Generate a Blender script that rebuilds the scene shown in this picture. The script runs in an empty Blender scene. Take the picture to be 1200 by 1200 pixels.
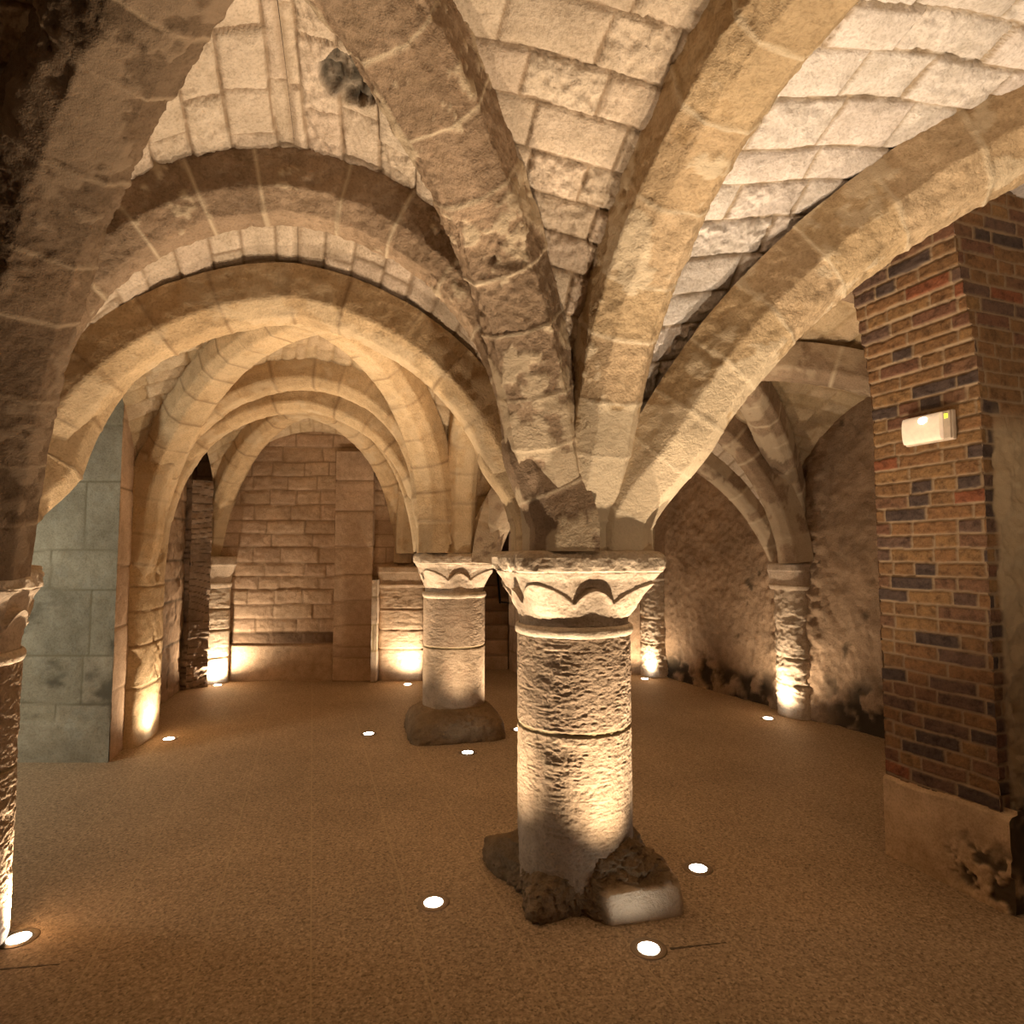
import bpy, math
import numpy as np
from mathutils import Vector

SC = bpy.context.scene
COL = SC.collection
RNG = np.random.default_rng(11)

# ------------------------------------------------------------------ noise
def _hash(ix, iy, iz, seed):
    h = (ix.astype(np.uint32) * np.uint32(374761393) + iy.astype(np.uint32) * np.uint32(668265263)
         + iz.astype(np.uint32) * np.uint32(2147483647) + np.uint32(seed * 974711 + 12345))
    h = (h ^ (h >> np.uint32(13))) * np.uint32(1274126177)
    h = (h ^ (h >> np.uint32(16))) * np.uint32(2246822519)
    h = h ^ (h >> np.uint32(15))
    return (h & np.uint32(0xFFFFFF)).astype(np.float64) / float(0xFFFFFF)


def vnoise(P, scale, seed=0):
    p = P * scale + 1000.0
    i = np.floor(p).astype(np.int64)
    f = p - i
    f = f * f * (3 - 2 * f)
    out = np.zeros(P.shape[:-1])
    for dx in (0, 1):
        wx = f[..., 0] if dx else 1 - f[..., 0]
        for dy in (0, 1):
            wy = f[..., 1] if dy else 1 - f[..., 1]
            for dz in (0, 1):
                wz = f[..., 2] if dz else 1 - f[..., 2]
                out += wx * wy * wz * _hash(i[..., 0] + dx, i[..., 1] + dy, i[..., 2] + dz, seed)
    return out * 2 - 1


def fbm(P, scale, octaves=4, seed=0, gain=0.5):
    s = 0; a = 1.0; t = 0
    for k in range(octaves):
        s = s + a * vnoise(P, scale * 2.03 ** k, seed + k * 17)
        t += a
        a *= gain
    return s / t


def sst(a, b, x):
    t = np.clip((x - a) / (b - a), 0, 1)
    return t * t * (3 - 2 * t)


# ------------------------------------------------------------------ masonry pattern
def masonry(u, v, row, ln, seed, wob=0.0, stretch=None):
    """distance to the nearest joint and a random tone per block; row = (min, max) course height or a list of boundaries"""
    r = np.random.default_rng(seed)
    if wob:
        q = np.stack([u, v, np.zeros_like(u)], -1)
        v = v + wob * vnoise(q, 3.1, seed)
        u = u + wob * vnoise(q, 4.3, seed + 5)
    if isinstance(row, list):
        vb = np.array(row, float)
    else:
        vb = [v.min() - r.uniform(0, row[0])]
        while vb[-1] <= v.max():
            vb.append(vb[-1] + r.uniform(*row))
        vb = np.array(vb)
    ri = np.clip(np.searchsorted(vb, v, side='right') - 1, 0, len(vb) - 2)
    d = np.minimum(v - vb[ri], vb[ri + 1] - v)
    tone = np.zeros_like(u)
    for k in np.unique(ri):
        m = ri == k
        uu = u[m]
        ub = [uu.min() - r.uniform(0, ln[1])]
        while ub[-1] <= uu.max():
            ub.append(ub[-1] + r.uniform(*ln))
        ub = np.array(ub)
        ci = np.clip(np.searchsorted(ub, uu, side='right') - 1, 0, len(ub) - 2)
        d[m] = np.minimum(d[m], np.minimum(uu - ub[ci], ub[ci + 1] - uu))
        tn = r.random(len(ub))
        tone[m] = tn[ci]
    return d, tone


# ------------------------------------------------------------------ mesh building
def grid_normals(P):
    gu = np.gradient(P, axis=0)
    gv = np.gradient(P, axis=1)
    n = np.cross(gu, gv)
    l = np.linalg.norm(n, axis=-1, keepdims=True)
    return n / np.maximum(l, 1e-9)


class MB:
    def __init__(self):
        self.v = []; self.f = []; self.a = {'tone': [], 'mortar': [], 'mask': []}; self.n = 0

    def grid(self, P, tone=None, mortar=None, mask=None, wrap=False):
        """wrap: the second index closes on itself"""
        n, m = P.shape[:2]
        idx = np.arange(n * m).reshape(n, m) + self.n
        if wrap:
            idx = np.concatenate([idx, idx[:, :1]], 1)
        q = np.stack([idx[:-1, :-1], idx[1:, :-1], idx[1:, 1:], idx[:-1, 1:]], -1).reshape(-1, 4)
        self.v.append(P.reshape(-1, 3)); self.f.append(q)
        for k, val in (('tone', tone), ('mortar', mortar), ('mask', mask)):
            if val is None:
                val = np.full((n, m), 0.5 if k == 'tone' else 0.0)
            self.a[k].append(np.broadcast_to(val, (n, m)).reshape(-1))
        self.n += n * m
        return self

    def cap(self, ring, tone=0.5):
        """close a ring of points (m,3) with a fan drawn as thin quads"""
        c = ring.mean(0)
        P = np.stack([c + (ring - c) * t for t in (1.0, 0.66, 0.33, 0.02)], 0)
        return self.grid(P, tone=np.full(P.shape[:2], tone), wrap=True)

    def box(self, lo, hi, M=None):
        lo = np.array(lo, float); hi = np.array(hi, float)
        c = np.array([[x, y, z] for z in (lo[2], hi[2]) for y in (lo[1], hi[1]) for x in (lo[0], hi[0])])
        if M is not None:
            c = M(c)
        f = np.array([[0, 2, 3, 1], [4, 5, 7, 6], [0, 1, 5, 4], [2, 6, 7, 3], [0, 4, 6, 2], [1, 3, 7, 5]]) + self.n
        self.v.append(c); self.f.append(f)
        for k in self.a:
            self.a[k].append(np.full(8, 0.5 if k == 'tone' else 0.0))
        self.n += 8
        return self

    def build(self, name, mat, parent=None, smooth=True, bevel=0):
        V = np.concatenate(self.v).astype(np.float32); F = np.concatenate(self.f).astype(np.int32)
        me = bpy.data.meshes.new(name)
        me.vertices.add(len(V)); me.vertices.foreach_set('co', V.ravel())
        me.loops.add(F.size); me.loops.foreach_set('vertex_index', F.ravel())
        me.polygons.add(len(F))
        me.polygons.foreach_set('loop_start', np.arange(0, F.size, 4, dtype=np.int32))
        me.polygons.foreach_set('loop_total', np.full(len(F), 4, np.int32))
        me.polygons.foreach_set('use_smooth', np.full(len(F), smooth))
        for k, lst in self.a.items():
            at = me.attributes.new(k, 'FLOAT', 'POINT')
            at.data.foreach_set('value', np.concatenate(lst).astype(np.float32))
        me.update(); me.validate()
        me.materials.append(mat)
        o = bpy.data.objects.new(name, me); COL.objects.link(o)
        if parent is not None:
            o.parent = parent
        if bevel:
            b = o.modifiers.new('bevel', 'BEVEL'); b.width = bevel; b.segments = 3
        return o


def tag(o, label, cat, group=None):
    o['label'] = label; o['category'] = cat
    if group:
        o['group'] = group
    return o


def struct(o, label=None):
    o['kind'] = 'structure'
    if label:
        o['label'] = label
    return o


def empty(name, loc, label, cat, group=None):
    o = bpy.data.objects.new(name, None); COL.objects.link(o)
    o.location = loc; o.empty_display_size = 0.1
    bpy.context.view_layer.update()
    return tag(o, label, cat, group)


def adopt(root, *parts):
    """parent world-space meshes to an Empty at the thing's base"""
    for p in parts:
        p.parent = root
        p.matrix_parent_inverse = root.matrix_world.inverted()
    return root


# ------------------------------------------------------------------ materials
def nodes(name):
    m = bpy.data.materials.new(name); m.use_nodes = True
    nt = m.node_tree
    for n in list(nt.nodes):
        nt.nodes.remove(n)
    out = nt.nodes.new('ShaderNodeOutputMaterial')
    b = nt.nodes.new('ShaderNodeBsdfPrincipled')
    nt.links.new(b.outputs[0], out.inputs[0])
    return m, nt, b


def ramp(nt, fac, stops, interp='LINEAR'):
    r = nt.nodes.new('ShaderNodeValToRGB')
    e = r.color_ramp.elements
    r.color_ramp.interpolation = interp
    while len(e) < len(stops):
        e.new(0.5)
    for k, (p, c) in enumerate(stops):
        e[k].position = p
        e[k].color = (*c, 1) if len(c) == 3 else c
    nt.links.new(fac, r.inputs[0])
    return r.outputs[0]


def mix(nt, fac, a, b, mode='MIX'):
    n = nt.nodes.new('ShaderNodeMix'); n.data_type = 'RGBA'; n.blend_type = mode
    for sock, val in ((n.inputs[0], fac), (n.inputs[6], a), (n.inputs[7], b)):
        if hasattr(val, 'is_output'):
            nt.links.new(val, sock)
        elif isinstance(val, (int, float)):
            sock.default_value = val
        else:
            sock.default_value = (*val, 1)
    return n.outputs[2]


def math_(nt, op, a, b=0.0):
    n = nt.nodes.new('ShaderNodeMath'); n.operation = op; n.use_clamp = False
    for sock, val in ((n.inputs[0], a), (n.inputs[1], b)):
        if hasattr(val, 'is_output'):
            nt.links.new(val, sock)
        else:
            sock.default_value = val
    return n.outputs[0]


def noise(nt, vec, scale, detail=4, rough=0.55):
    n = nt.nodes.new('ShaderNodeTexNoise')
    n.inputs['Scale'].default_value = scale; n.inputs['Detail'].default_value = detail; n.inputs['Roughness'].default_value = rough
    nt.links.new(vec, n.inputs['Vector'])
    return n.outputs['Fac']


def attr(nt, name):
    n = nt.nodes.new('ShaderNodeAttribute'); n.attribute_name = name
    return n.outputs['Fac']


def geo_pos(nt):
    return nt.nodes.new('ShaderNodeNewGeometry').outputs['Position']


def bump(nt, b, h, strength, dist=0.01):
    n = nt.nodes.new('ShaderNodeBump')
    n.inputs['Strength'].default_value = strength; n.inputs['Distance'].default_value = dist
    nt.links.new(h, n.inputs['Height']); nt.links.new(n.outputs[0], b.inputs['Normal'])


def stone_mat(name, tones, mortar, patch=None, patch_amt=0.45, maskcol=(0.06, 0.045, 0.03), var=0.35, grain=1.0, rough=0.92):
    """limestone: colour per block from the tone attribute, mottled, with patches of old lime skin, joints and weathered patches"""
    m, nt, b = nodes(name)
    pos = geo_pos(nt)
    k = len(tones) - 1
    c = ramp(nt, attr(nt, 'tone'), [(i / max(k, 1), t) for i, t in enumerate(tones)])
    n1 = noise(nt, pos, 2.3, 6, 0.62)
    n2 = noise(nt, pos, 14, 5, 0.6)
    n3 = noise(nt, pos, 90, 3, 0.6)
    if patch is not None:
        pf = ramp(nt, noise(nt, pos, 5.2, 6, 0.68), [(patch_amt, (0, 0, 0)), (patch_amt + 0.09, (1, 1, 1))])
        c = mix(nt, math_(nt, 'MULTIPLY', pf, 0.75), c, patch)
    lo = 1 - var
    c = mix(nt, 1.0, c, ramp(nt, n1, [(0.3, (lo, lo * 0.97, lo * 0.93)), (0.7, (1.08, 1.06, 1.04))]), 'MULTIPLY')
    c = mix(nt, 1.0, c, ramp(nt, n2, [(0.25, (0.80, 0.78, 0.74)), (0.6, (1.03, 1.03, 1.03))]), 'MULTIPLY')
    c = mix(nt, 0.8, c, ramp(nt, n3, [(0.3, (0.72, 0.70, 0.67)), (0.55, (1.04, 1.04, 1.04))]), 'MULTIPLY')
    c = mix(nt, attr(nt, 'mortar'), c, mortar)
    c = mix(nt, attr(nt, 'mask'), c, maskcol)
    nt.links.new(c, b.inputs['Base Color'])
    b.inputs['Roughness'].default_value = rough
    b.inputs['Specular IOR Level'].default_value = 0.15
    h = math_(nt, 'ADD', math_(nt, 'MULTIPLY', n2, 1.2), math_(nt, 'ADD', math_(nt, 'MULTIPLY', n3, 0.45), math_(nt, 'MULTIPLY', noise(nt, pos, 240, 2, 0.5), 0.2)))
    bump(nt, b, h, 0.75 * grain, 0.012)
    return m


def flat_mat(name, col, rough=0.5, metal=0.0, emit=None, estr=0.0, spec=0.5):
    m, nt, b = nodes(name)
    n = noise(nt, geo_pos(nt), 40, 3)
    c = mix(nt, 1.0, col, ramp(nt, n, [(0.3, (0.88, 0.88, 0.88)), (0.7, (1.05, 1.05, 1.05))]), 'MULTIPLY')
    nt.links.new(c, b.inputs['Base Color'])
    b.inputs['Roughness'].default_value = rough; b.inputs['Metallic'].default_value = metal
    b.inputs['Specular IOR Level'].default_value = spec
    if emit:
        b.inputs['Emission Color'].default_value = (*emit, 1); b.inputs['Emission Strength'].default_value = estr
    return m


CREAM = (0.62, 0.50, 0.36)
M_WEB = stone_mat('pale vault limestone', [(0.58, 0.485, 0.385), (0.66, 0.565, 0.455), (0.62, 0.515, 0.42), (0.69, 0.60, 0.49)], (0.24, 0.165, 0.10), var=0.22, maskcol=(0.10, 0.085, 0.065))
M_WEBG = stone_mat('whitish vault limestone', [(0.73, 0.69, 0.66), (0.79, 0.76, 0.74), (0.76, 0.71, 0.69), (0.81, 0.78, 0.76)], (0.36, 0.27, 0.17), var=0.18)
M_RIBY = stone_mat('yellow rib limestone', [(0.50, 0.375, 0.23), (0.58, 0.45, 0.29), (0.53, 0.40, 0.26), (0.60, 0.47, 0.32)], (0.66, 0.56, 0.41), patch=(0.44, 0.31, 0.17), patch_amt=0.60, var=0.3, maskcol=(0.66, 0.56, 0.41))
M_RIBD = stone_mat('shade-darkened rib limestone', [(0.19, 0.13, 0.085), (0.25, 0.175, 0.115), (0.21, 0.15, 0.10), (0.26, 0.18, 0.12)], (0.36, 0.27, 0.18), patch=(0.14, 0.095, 0.055), patch_amt=0.60, var=0.45, maskcol=(0.27, 0.195, 0.13))  # rib limestone with the shade on the top left ribs put into its colour
M_SHAFT = stone_mat('hacked shaft limestone', [(0.365, 0.28, 0.195), (0.41, 0.32, 0.235), (0.375, 0.285, 0.21)], (0.24, 0.19, 0.10), patch=(0.37, 0.265, 0.19), patch_amt=0.55, var=0.3)
M_WEB2 = stone_mat('yellowed vault limestone', [(0.48, 0.37, 0.23), (0.56, 0.44, 0.29), (0.52, 0.40, 0.27), (0.58, 0.47, 0.33)], (0.34, 0.24, 0.13), var=0.3)
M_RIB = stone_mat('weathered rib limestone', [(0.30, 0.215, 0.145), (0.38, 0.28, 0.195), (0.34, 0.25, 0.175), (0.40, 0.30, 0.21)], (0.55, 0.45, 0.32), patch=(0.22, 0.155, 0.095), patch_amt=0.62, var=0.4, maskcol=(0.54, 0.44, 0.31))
M_RIBF = stone_mat('ochre rib limestone', [(0.56, 0.41, 0.245), (0.63, 0.48, 0.30), (0.59, 0.44, 0.27)], (0.27, 0.18, 0.10), patch=(0.55, 0.43, 0.28), patch_amt=0.58, var=0.28, maskcol=(0.60, 0.49, 0.34))
M_PILLAR = stone_mat('rough pillar limestone', [(0.58, 0.48, 0.37), (0.64, 0.545, 0.43), (0.61, 0.50, 0.40)], (0.30, 0.23, 0.13), patch=(0.52, 0.40, 0.29), patch_amt=0.55, var=0.3, maskcol=(0.16, 0.105, 0.06))
M_BASE = stone_mat('crumbled base stone', [(0.24, 0.165, 0.095), (0.32, 0.23, 0.14)], (0.12, 0.08, 0.045), var=0.5, maskcol=(0.60, 0.47, 0.33), grain=1.8)
M_GREY = stone_mat('grey green ashlar', [(0.34, 0.30, 0.21), (0.40, 0.36, 0.27), (0.37, 0.34, 0.26), (0.42, 0.37, 0.28)], (0.20, 0.17, 0.11), patch=(0.38, 0.36, 0.29), patch_amt=0.55, var=0.4, maskcol=(0.10, 0.085, 0.06))
M_BACK = stone_mat('brown back wall ashlar', [(0.53, 0.395, 0.28), (0.60, 0.455, 0.33), (0.57, 0.425, 0.315), (0.62, 0.48, 0.35)], (0.30, 0.21, 0.135), var=0.3, maskcol=(0.15, 0.10, 0.065))
M_PLAST = stone_mat('pale render', [(0.64, 0.48, 0.32), (0.70, 0.53, 0.36)], (0.2, 0.15, 0.1), var=0.35, maskcol=(0.09, 0.065, 0.04), grain=0.5)
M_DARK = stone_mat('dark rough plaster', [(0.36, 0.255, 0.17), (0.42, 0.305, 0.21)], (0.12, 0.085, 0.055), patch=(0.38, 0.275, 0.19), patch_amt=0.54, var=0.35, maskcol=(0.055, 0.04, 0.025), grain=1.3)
M_RUBBLE = stone_mat('rubble jamb', [(0.36, 0.27, 0.20), (0.48, 0.38, 0.30)], (0.10, 0.07, 0.05), var=0.5, grain=1.5)
M_PINK = stone_mat('pinkish wall end', [(0.50, 0.36, 0.25), (0.54, 0.40, 0.28)], (0.25, 0.17, 0.1), var=0.25)
M_BRICK = None


def brick_mat():
    m, nt, b = nodes('mixed brown brick')
    pos = geo_pos(nt)
    c = ramp(nt, attr(nt, 'tone'), [(0.0, (0.25, 0.140, 0.066)), (0.20, (0.30, 0.175, 0.080)), (0.34, (0.21, 0.115, 0.068)), (0.46, (0.27, 0.145, 0.068)),
                                  (0.60, (0.155, 0.095, 0.070)), (0.78, (0.095, 0.066, 0.056)), (0.93, (0.20, 0.10, 0.062)), (0.985, (0.27, 0.10, 0.05))], 'CONSTANT')
    n2 = noise(nt, pos, 22, 5, 0.65)
    n3 = noise(nt, pos, 120, 3, 0.6)
    c = mix(nt, 1.0, c, ramp(nt, n2, [(0.30, (0.36, 0.33, 0.32)), (0.50, (0.85, 0.85, 0.85)), (0.75, (1.12, 1.08, 1.0))]), 'MULTIPLY')
    c = mix(nt, 0.7, c, ramp(nt, n3, [(0.3, (0.7, 0.7, 0.7)), (0.6, (1.05, 1.05, 1.05))]), 'MULTIPLY')
    c = mix(nt, attr(nt, 'mortar'), c, (0.30, 0.215, 0.135))
    c = mix(nt, attr(nt, 'mask'), c, mix(nt, noise(nt, pos, 12, 4), (0.52, 0.40, 0.26), (0.36, 0.27, 0.17)))
    nt.links.new(c, b.inputs['Base Color'])
    b.inputs['Roughness'].default_value = 0.8
    b.inputs['Specular IOR Level'].default_value = 0.25
    bump(nt, b, math_(nt, 'ADD', n2, math_(nt, 'MULTIPLY', n3, 0.5)), 0.6, 0.008)
    return m


def floor_mat(ax, org, pitch):
    """speckled ground concrete slabs; ax = unit vector across the strips"""
    m, nt, b = nodes('speckled terrazzo slabs')
    pos = geo_pos(nt)
    vo = nt.nodes.new('ShaderNodeTexVoronoi'); vo.inputs['Scale'].default_value = 120
    nt.links.new(pos, vo.inputs['Vector'])
    sp = ramp(nt, vo.outputs['Color'], [(0.0, (0.16, 0.115, 0.075)), (0.25, (0.32, 0.235, 0.15)), (0.6, (0.41, 0.305, 0.20)), (1.0, (0.56, 0.43, 0.29))])
    n1 = noise(nt, pos, 1.1, 5, 0.6)
    n2 = noise(nt, pos, 60, 3, 0.7)
    c = mix(nt, 1.0, sp, ramp(nt, n1, [(0.3, (0.82, 0.80, 0.78)), (0.7, (1.12, 1.1, 1.08))]), 'MULTIPLY')
    c = mix(nt, 1.0, c, ramp(nt, n2, [(0.3, (0.55, 0.53, 0.5)), (0.55, (1.1, 1.1, 1.1))]), 'MULTIPLY')
    mp = nt.nodes.new('ShaderNodeVectorMath'); mp.operation = 'DOT_PRODUCT'
    sub = nt.nodes.new('ShaderNodeVectorMath'); sub.operation = 'SUBTRACT'
    sub.inputs[1].default_value = (*org, 0)
    nt.links.new(pos, sub.inputs[0]); nt.links.new(sub.outputs[0], mp.inputs[0])
    mp.inputs[1].default_value = (ax[0] / pitch, ax[1] / pitch, 0)
    fr = math_(nt, 'PINGPONG', math_(nt, 'ADD', mp.outputs['Value'], 100.0), 0.5)
    line = math_(nt, 'LESS_THAN', fr, 0.008)
    mp2 = nt.nodes.new('ShaderNodeVectorMath'); mp2.operation = 'DOT_PRODUCT'
    nt.links.new(sub.outputs[0], mp2.inputs[0]); mp2.inputs[1].default_value = (-ax[1] / 1.18, ax[0] / 1.18, 0)
    fr2 = math_(nt, 'PINGPONG', math_(nt, 'ADD', mp2.outputs['Value'], 100.3), 0.5)
    line = math_(nt, 'MAXIMUM', line, math_(nt, 'MULTIPLY', math_(nt, 'LESS_THAN', fr2, 0.003), 0.6))
    c = mix(nt, math_(nt, 'MULTIPLY', line, math_(nt, 'MULTIPLY', n1, 1.35)), c, (0.48, 0.36, 0.22))
    nt.links.new(c, b.inputs['Base Color'])
    b.inputs['Roughness'].default_value = 0.62
    b.inputs['Specular IOR Level'].default_value = 0.3
    bump(nt, b, math_(nt, 'ADD', vo.outputs['Distance'], n2), 0.25, 0.004)
    return m


# ------------------------------------------------------------------ plan
def A2(*p): return np.array(p, float)
ax_a = A2(-0.297, 0.955)           # along the aisles, away from the viewpoint
ax_p = A2(0.970, 0.242)            # across, to the right
P1 = A2(0.289, 3.044); P2 = A2(-0.50, 5.58); P3 = A2(-1.33, 7.95)
L = A2(-2.20, 2.48); M = A2(-3.12, 5.38); BL = A2(-3.56, 7.70)
R1 = A2(3.60, 3.85); R2 = A2(2.72, 6.12); R3 = A2(1.82, 8.12)
P0 = P1 - ax_a * 3.3; L0 = A2(-1.48, -0.65); R0 = A2(4.62, 0.75)
ABA = 1.515                        # top of the abaci


class Half:
    """half an arch: from the foot (plan point) to the apex (plan point); the intrados is a circle c, hc, R in (d, h)"""
    def __init__(s, foot, apex, c=None, hc=None, R=None, d0=0.42, h0=1.55, hb=2.98, hfoot=ABA, dfoot=None, hap=None, pull=0.0):
        s.hap = hap; s.pull = pull
        s.foot = np.array(foot); s.apex = np.array(apex)
        s.D = np.linalg.norm(s.apex - s.foot); s.t = (s.apex - s.foot) / s.D
        if R is None:
            R = ((s.D - d0) ** 2 + (hb - h0) ** 2) / (2 * (hb - h0)); c = s.D; hc = hb - R
        s.c, s.hc, s.R = c, hc, R
        s.hfoot = hfoot; s.dfoot = dfoot

    def dh(s, off=0.0, n=200):
        R = s.R + off
        d_end = s.D
        a1 = math.acos(np.clip((s.c - d_end) / R, -1, 1))
        if s.hfoot <= s.hc:
            a0 = 0.0
        else:
            a0 = math.asin(min(1, (s.hfoot - s.hc) / R))
        a = np.linspace(a0, a1, n)
        d = s.c - R * np.cos(a); h = s.hc + R * np.sin(a)
        if s.hfoot < s.hc - 1e-3:
            k = max(3, int((s.hc - s.hfoot) / 0.02))
            hh = np.linspace(s.hfoot, s.hc, k, endpoint=False)
            df = (s.dfoot - off) if s.dfoot is not None else d[0]
            w = ((s.hc - hh) / (s.hc - s.hfoot)) ** 1.4
            d = np.r_[d[0] + (df - d[0]) * w, d]; h = np.r_[hh, h]
        if s.pull:
            hk = s.hfoot + 0.10
            d = d - s.pull * (1 - sst(hk, hk + 0.36, h))
            d = np.where(h < hk, np.interp(hk, h, d), d)
        if s.hap is not None:
            l = np.r_[0, np.cumsum(np.hypot(np.diff(d), np.diff(h)))]
            h = h + (s.hap + off - h[-1]) * (l / l[-1]) ** 2
        return d, h

    def curve(s, off=0.0, n=100, shift=0.0, dmin=None):
        d, h = s.dh(off)
        if dmin is not None:
            d = np.maximum(d, dmin)
        l = np.r_[0, np.cumsum(np.hypot(np.diff(d), np.diff(h)))]
        q = np.linspace(0, l[-1], n)
        d = np.interp(q, l, d); h = np.interp(q, l, h)
        nrm = A2(-s.t[1], s.t[0])
        xy = s.foot + d[:, None] * s.t + shift * nrm
        return np.c_[xy, h]

    def length(s, off=0.0):
        d, h = s.dh(off)
        return np.hypot(np.diff(d), np.diff(h)).sum()


def rib_profile(w, soff, cham, depth, step):
    pts = [(-w / 2, depth), (-w / 2, cham), (-soff / 2, 0), (soff / 2, 0), (w / 2, cham), (w / 2, depth)]
    out = []
    for (x0, y0), (x1, y1) in zip(pts[:-1], pts[1:]):
        k = max(2, int(math.hypot(x1 - x0, y1 - y0) / step))
        for i in range(k):
            out.append((x0 + (x1 - x0) * i / k, y0 + (y1 - y0) * i / k))
    out.append(pts[-1])
    return np.array(out)


def rib(halves, name, label, mat, w=0.3, soff=0.13, cham=0.075, depth=0.27, res=0.02, vl=(0.20, 0.31), rough=0.010, seed=1, worn=0.5, cat='arch', group=None, smooth_foot=True, skin_bias=0.0):
    """one arch of stone blocks with chamfered edges, swept along one or two halves"""
    C = halves[0].curve(0, max(8, int(halves[0].length() / res)))
    if len(halves) > 1:
        C2 = halves[1].curve(0, max(8, int(halves[1].length() / res)))
        C = np.r_[C, C2[::-1][1:]]
    s = np.r_[0, np.cumsum(np.linalg.norm(np.diff(C, axis=0), axis=1))]
    T = np.gradient(C, s, axis=0)
    for _ in range(3):
        T[1:-1] = (T[:-2] + T[1:-1] + T[2:]) / 3
    T /= np.linalg.norm(T, axis=1, keepdims=True)
    hd = C[-1, :2] - C[0, :2]
    hd = hd / np.linalg.norm(hd)
    N = np.array([-hd[1], hd[0], 0.0])
    O = np.cross(N, T); O = O / np.linalg.norm(O, axis=1, keepdims=True)
    if O[len(O) // 2, 2] < 0:
        O = -O
    pr = rib_profile(w, soff, cham, depth, res)
    P = C[:, None, :] + N * pr[None, :, :1] + O[:, None, :] * pr[None, :, 1:]
    nrm = grid_normals(P)
    mid = len(pr) // 2
    if (nrm[len(C) // 2, mid] * O[len(C) // 2]).sum() > 0:
        nrm = -nrm
    r = np.random.default_rng(seed)
    vb = [-r.uniform(0, 0.1)]
    while vb[-1] < s[-1] + 0.05:
        vb.append(vb[-1] + r.uniform(*vl))
    vb = np.array(vb)
    ss = s[:, None] + 0.006 * vnoise(P, 6, seed)
    ci = np.clip(np.searchsorted(vb, ss, side='right') - 1, 0, len(vb) - 2)
    dj = np.minimum(ss - vb[ci], vb[ci + 1] - ss)
    tone = r.random(len(vb))[ci]
    off = r.uniform(-0.004, 0.004, len(vb))[ci]
    mortar = 1 - sst(0.003, 0.009, dj)
    edge = np.exp(-((np.abs(pr[:, 0]) - soff / 2) / 0.03) ** 2)[None, :] * (pr[:, 1] < cham * 1.2)[None, :]
    n1 = fbm(P, 9, 4, seed)
    n2 = fbm(P, 38, 3, seed + 3)
    hgt = 0.25 + 0.75 * sst(1.85, 2.6, P[..., 2]) if smooth_foot else 1.0
    disp = off * (1 - mortar) + hgt * rough * (0.8 * n1 + 0.6 * n2)
    disp = disp - hgt * worn * 0.014 * edge * np.clip(n1 + 0.2, 0, 1) + 0.0035 * mortar
    pit = sst(0.22, 0.5, fbm(P, 5, 4, seed + 9))
    disp = disp - hgt * worn * 0.018 * pit * (0.5 + 1.2 * np.abs(n2))
    hew = np.abs(vnoise(P * np.array([1, 1, 1.7]), 34, seed + 12)) + 0.6 * np.abs(vnoise(P, 75, seed + 13))
    skin = sst(0.10, 0.15, fbm(P, 4.5, 5, seed + 14, 0.6) + skin_bias + (0.30 * (1 - sst(1.85, 2.35, P[..., 2])) if smooth_foot else 0)) * min(1.0, worn * 1.6)
    disp = disp - hgt * worn * 0.009 * hew * (1 - skin) + 0.003 * skin * worn
    P = P + nrm * disp[..., None]
    o = MB().grid(P, tone, mortar * 0.85, np.clip(skin, 0, 1) * 0.8).build(name, mat)
    return tag(o, label, cat, group)


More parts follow.
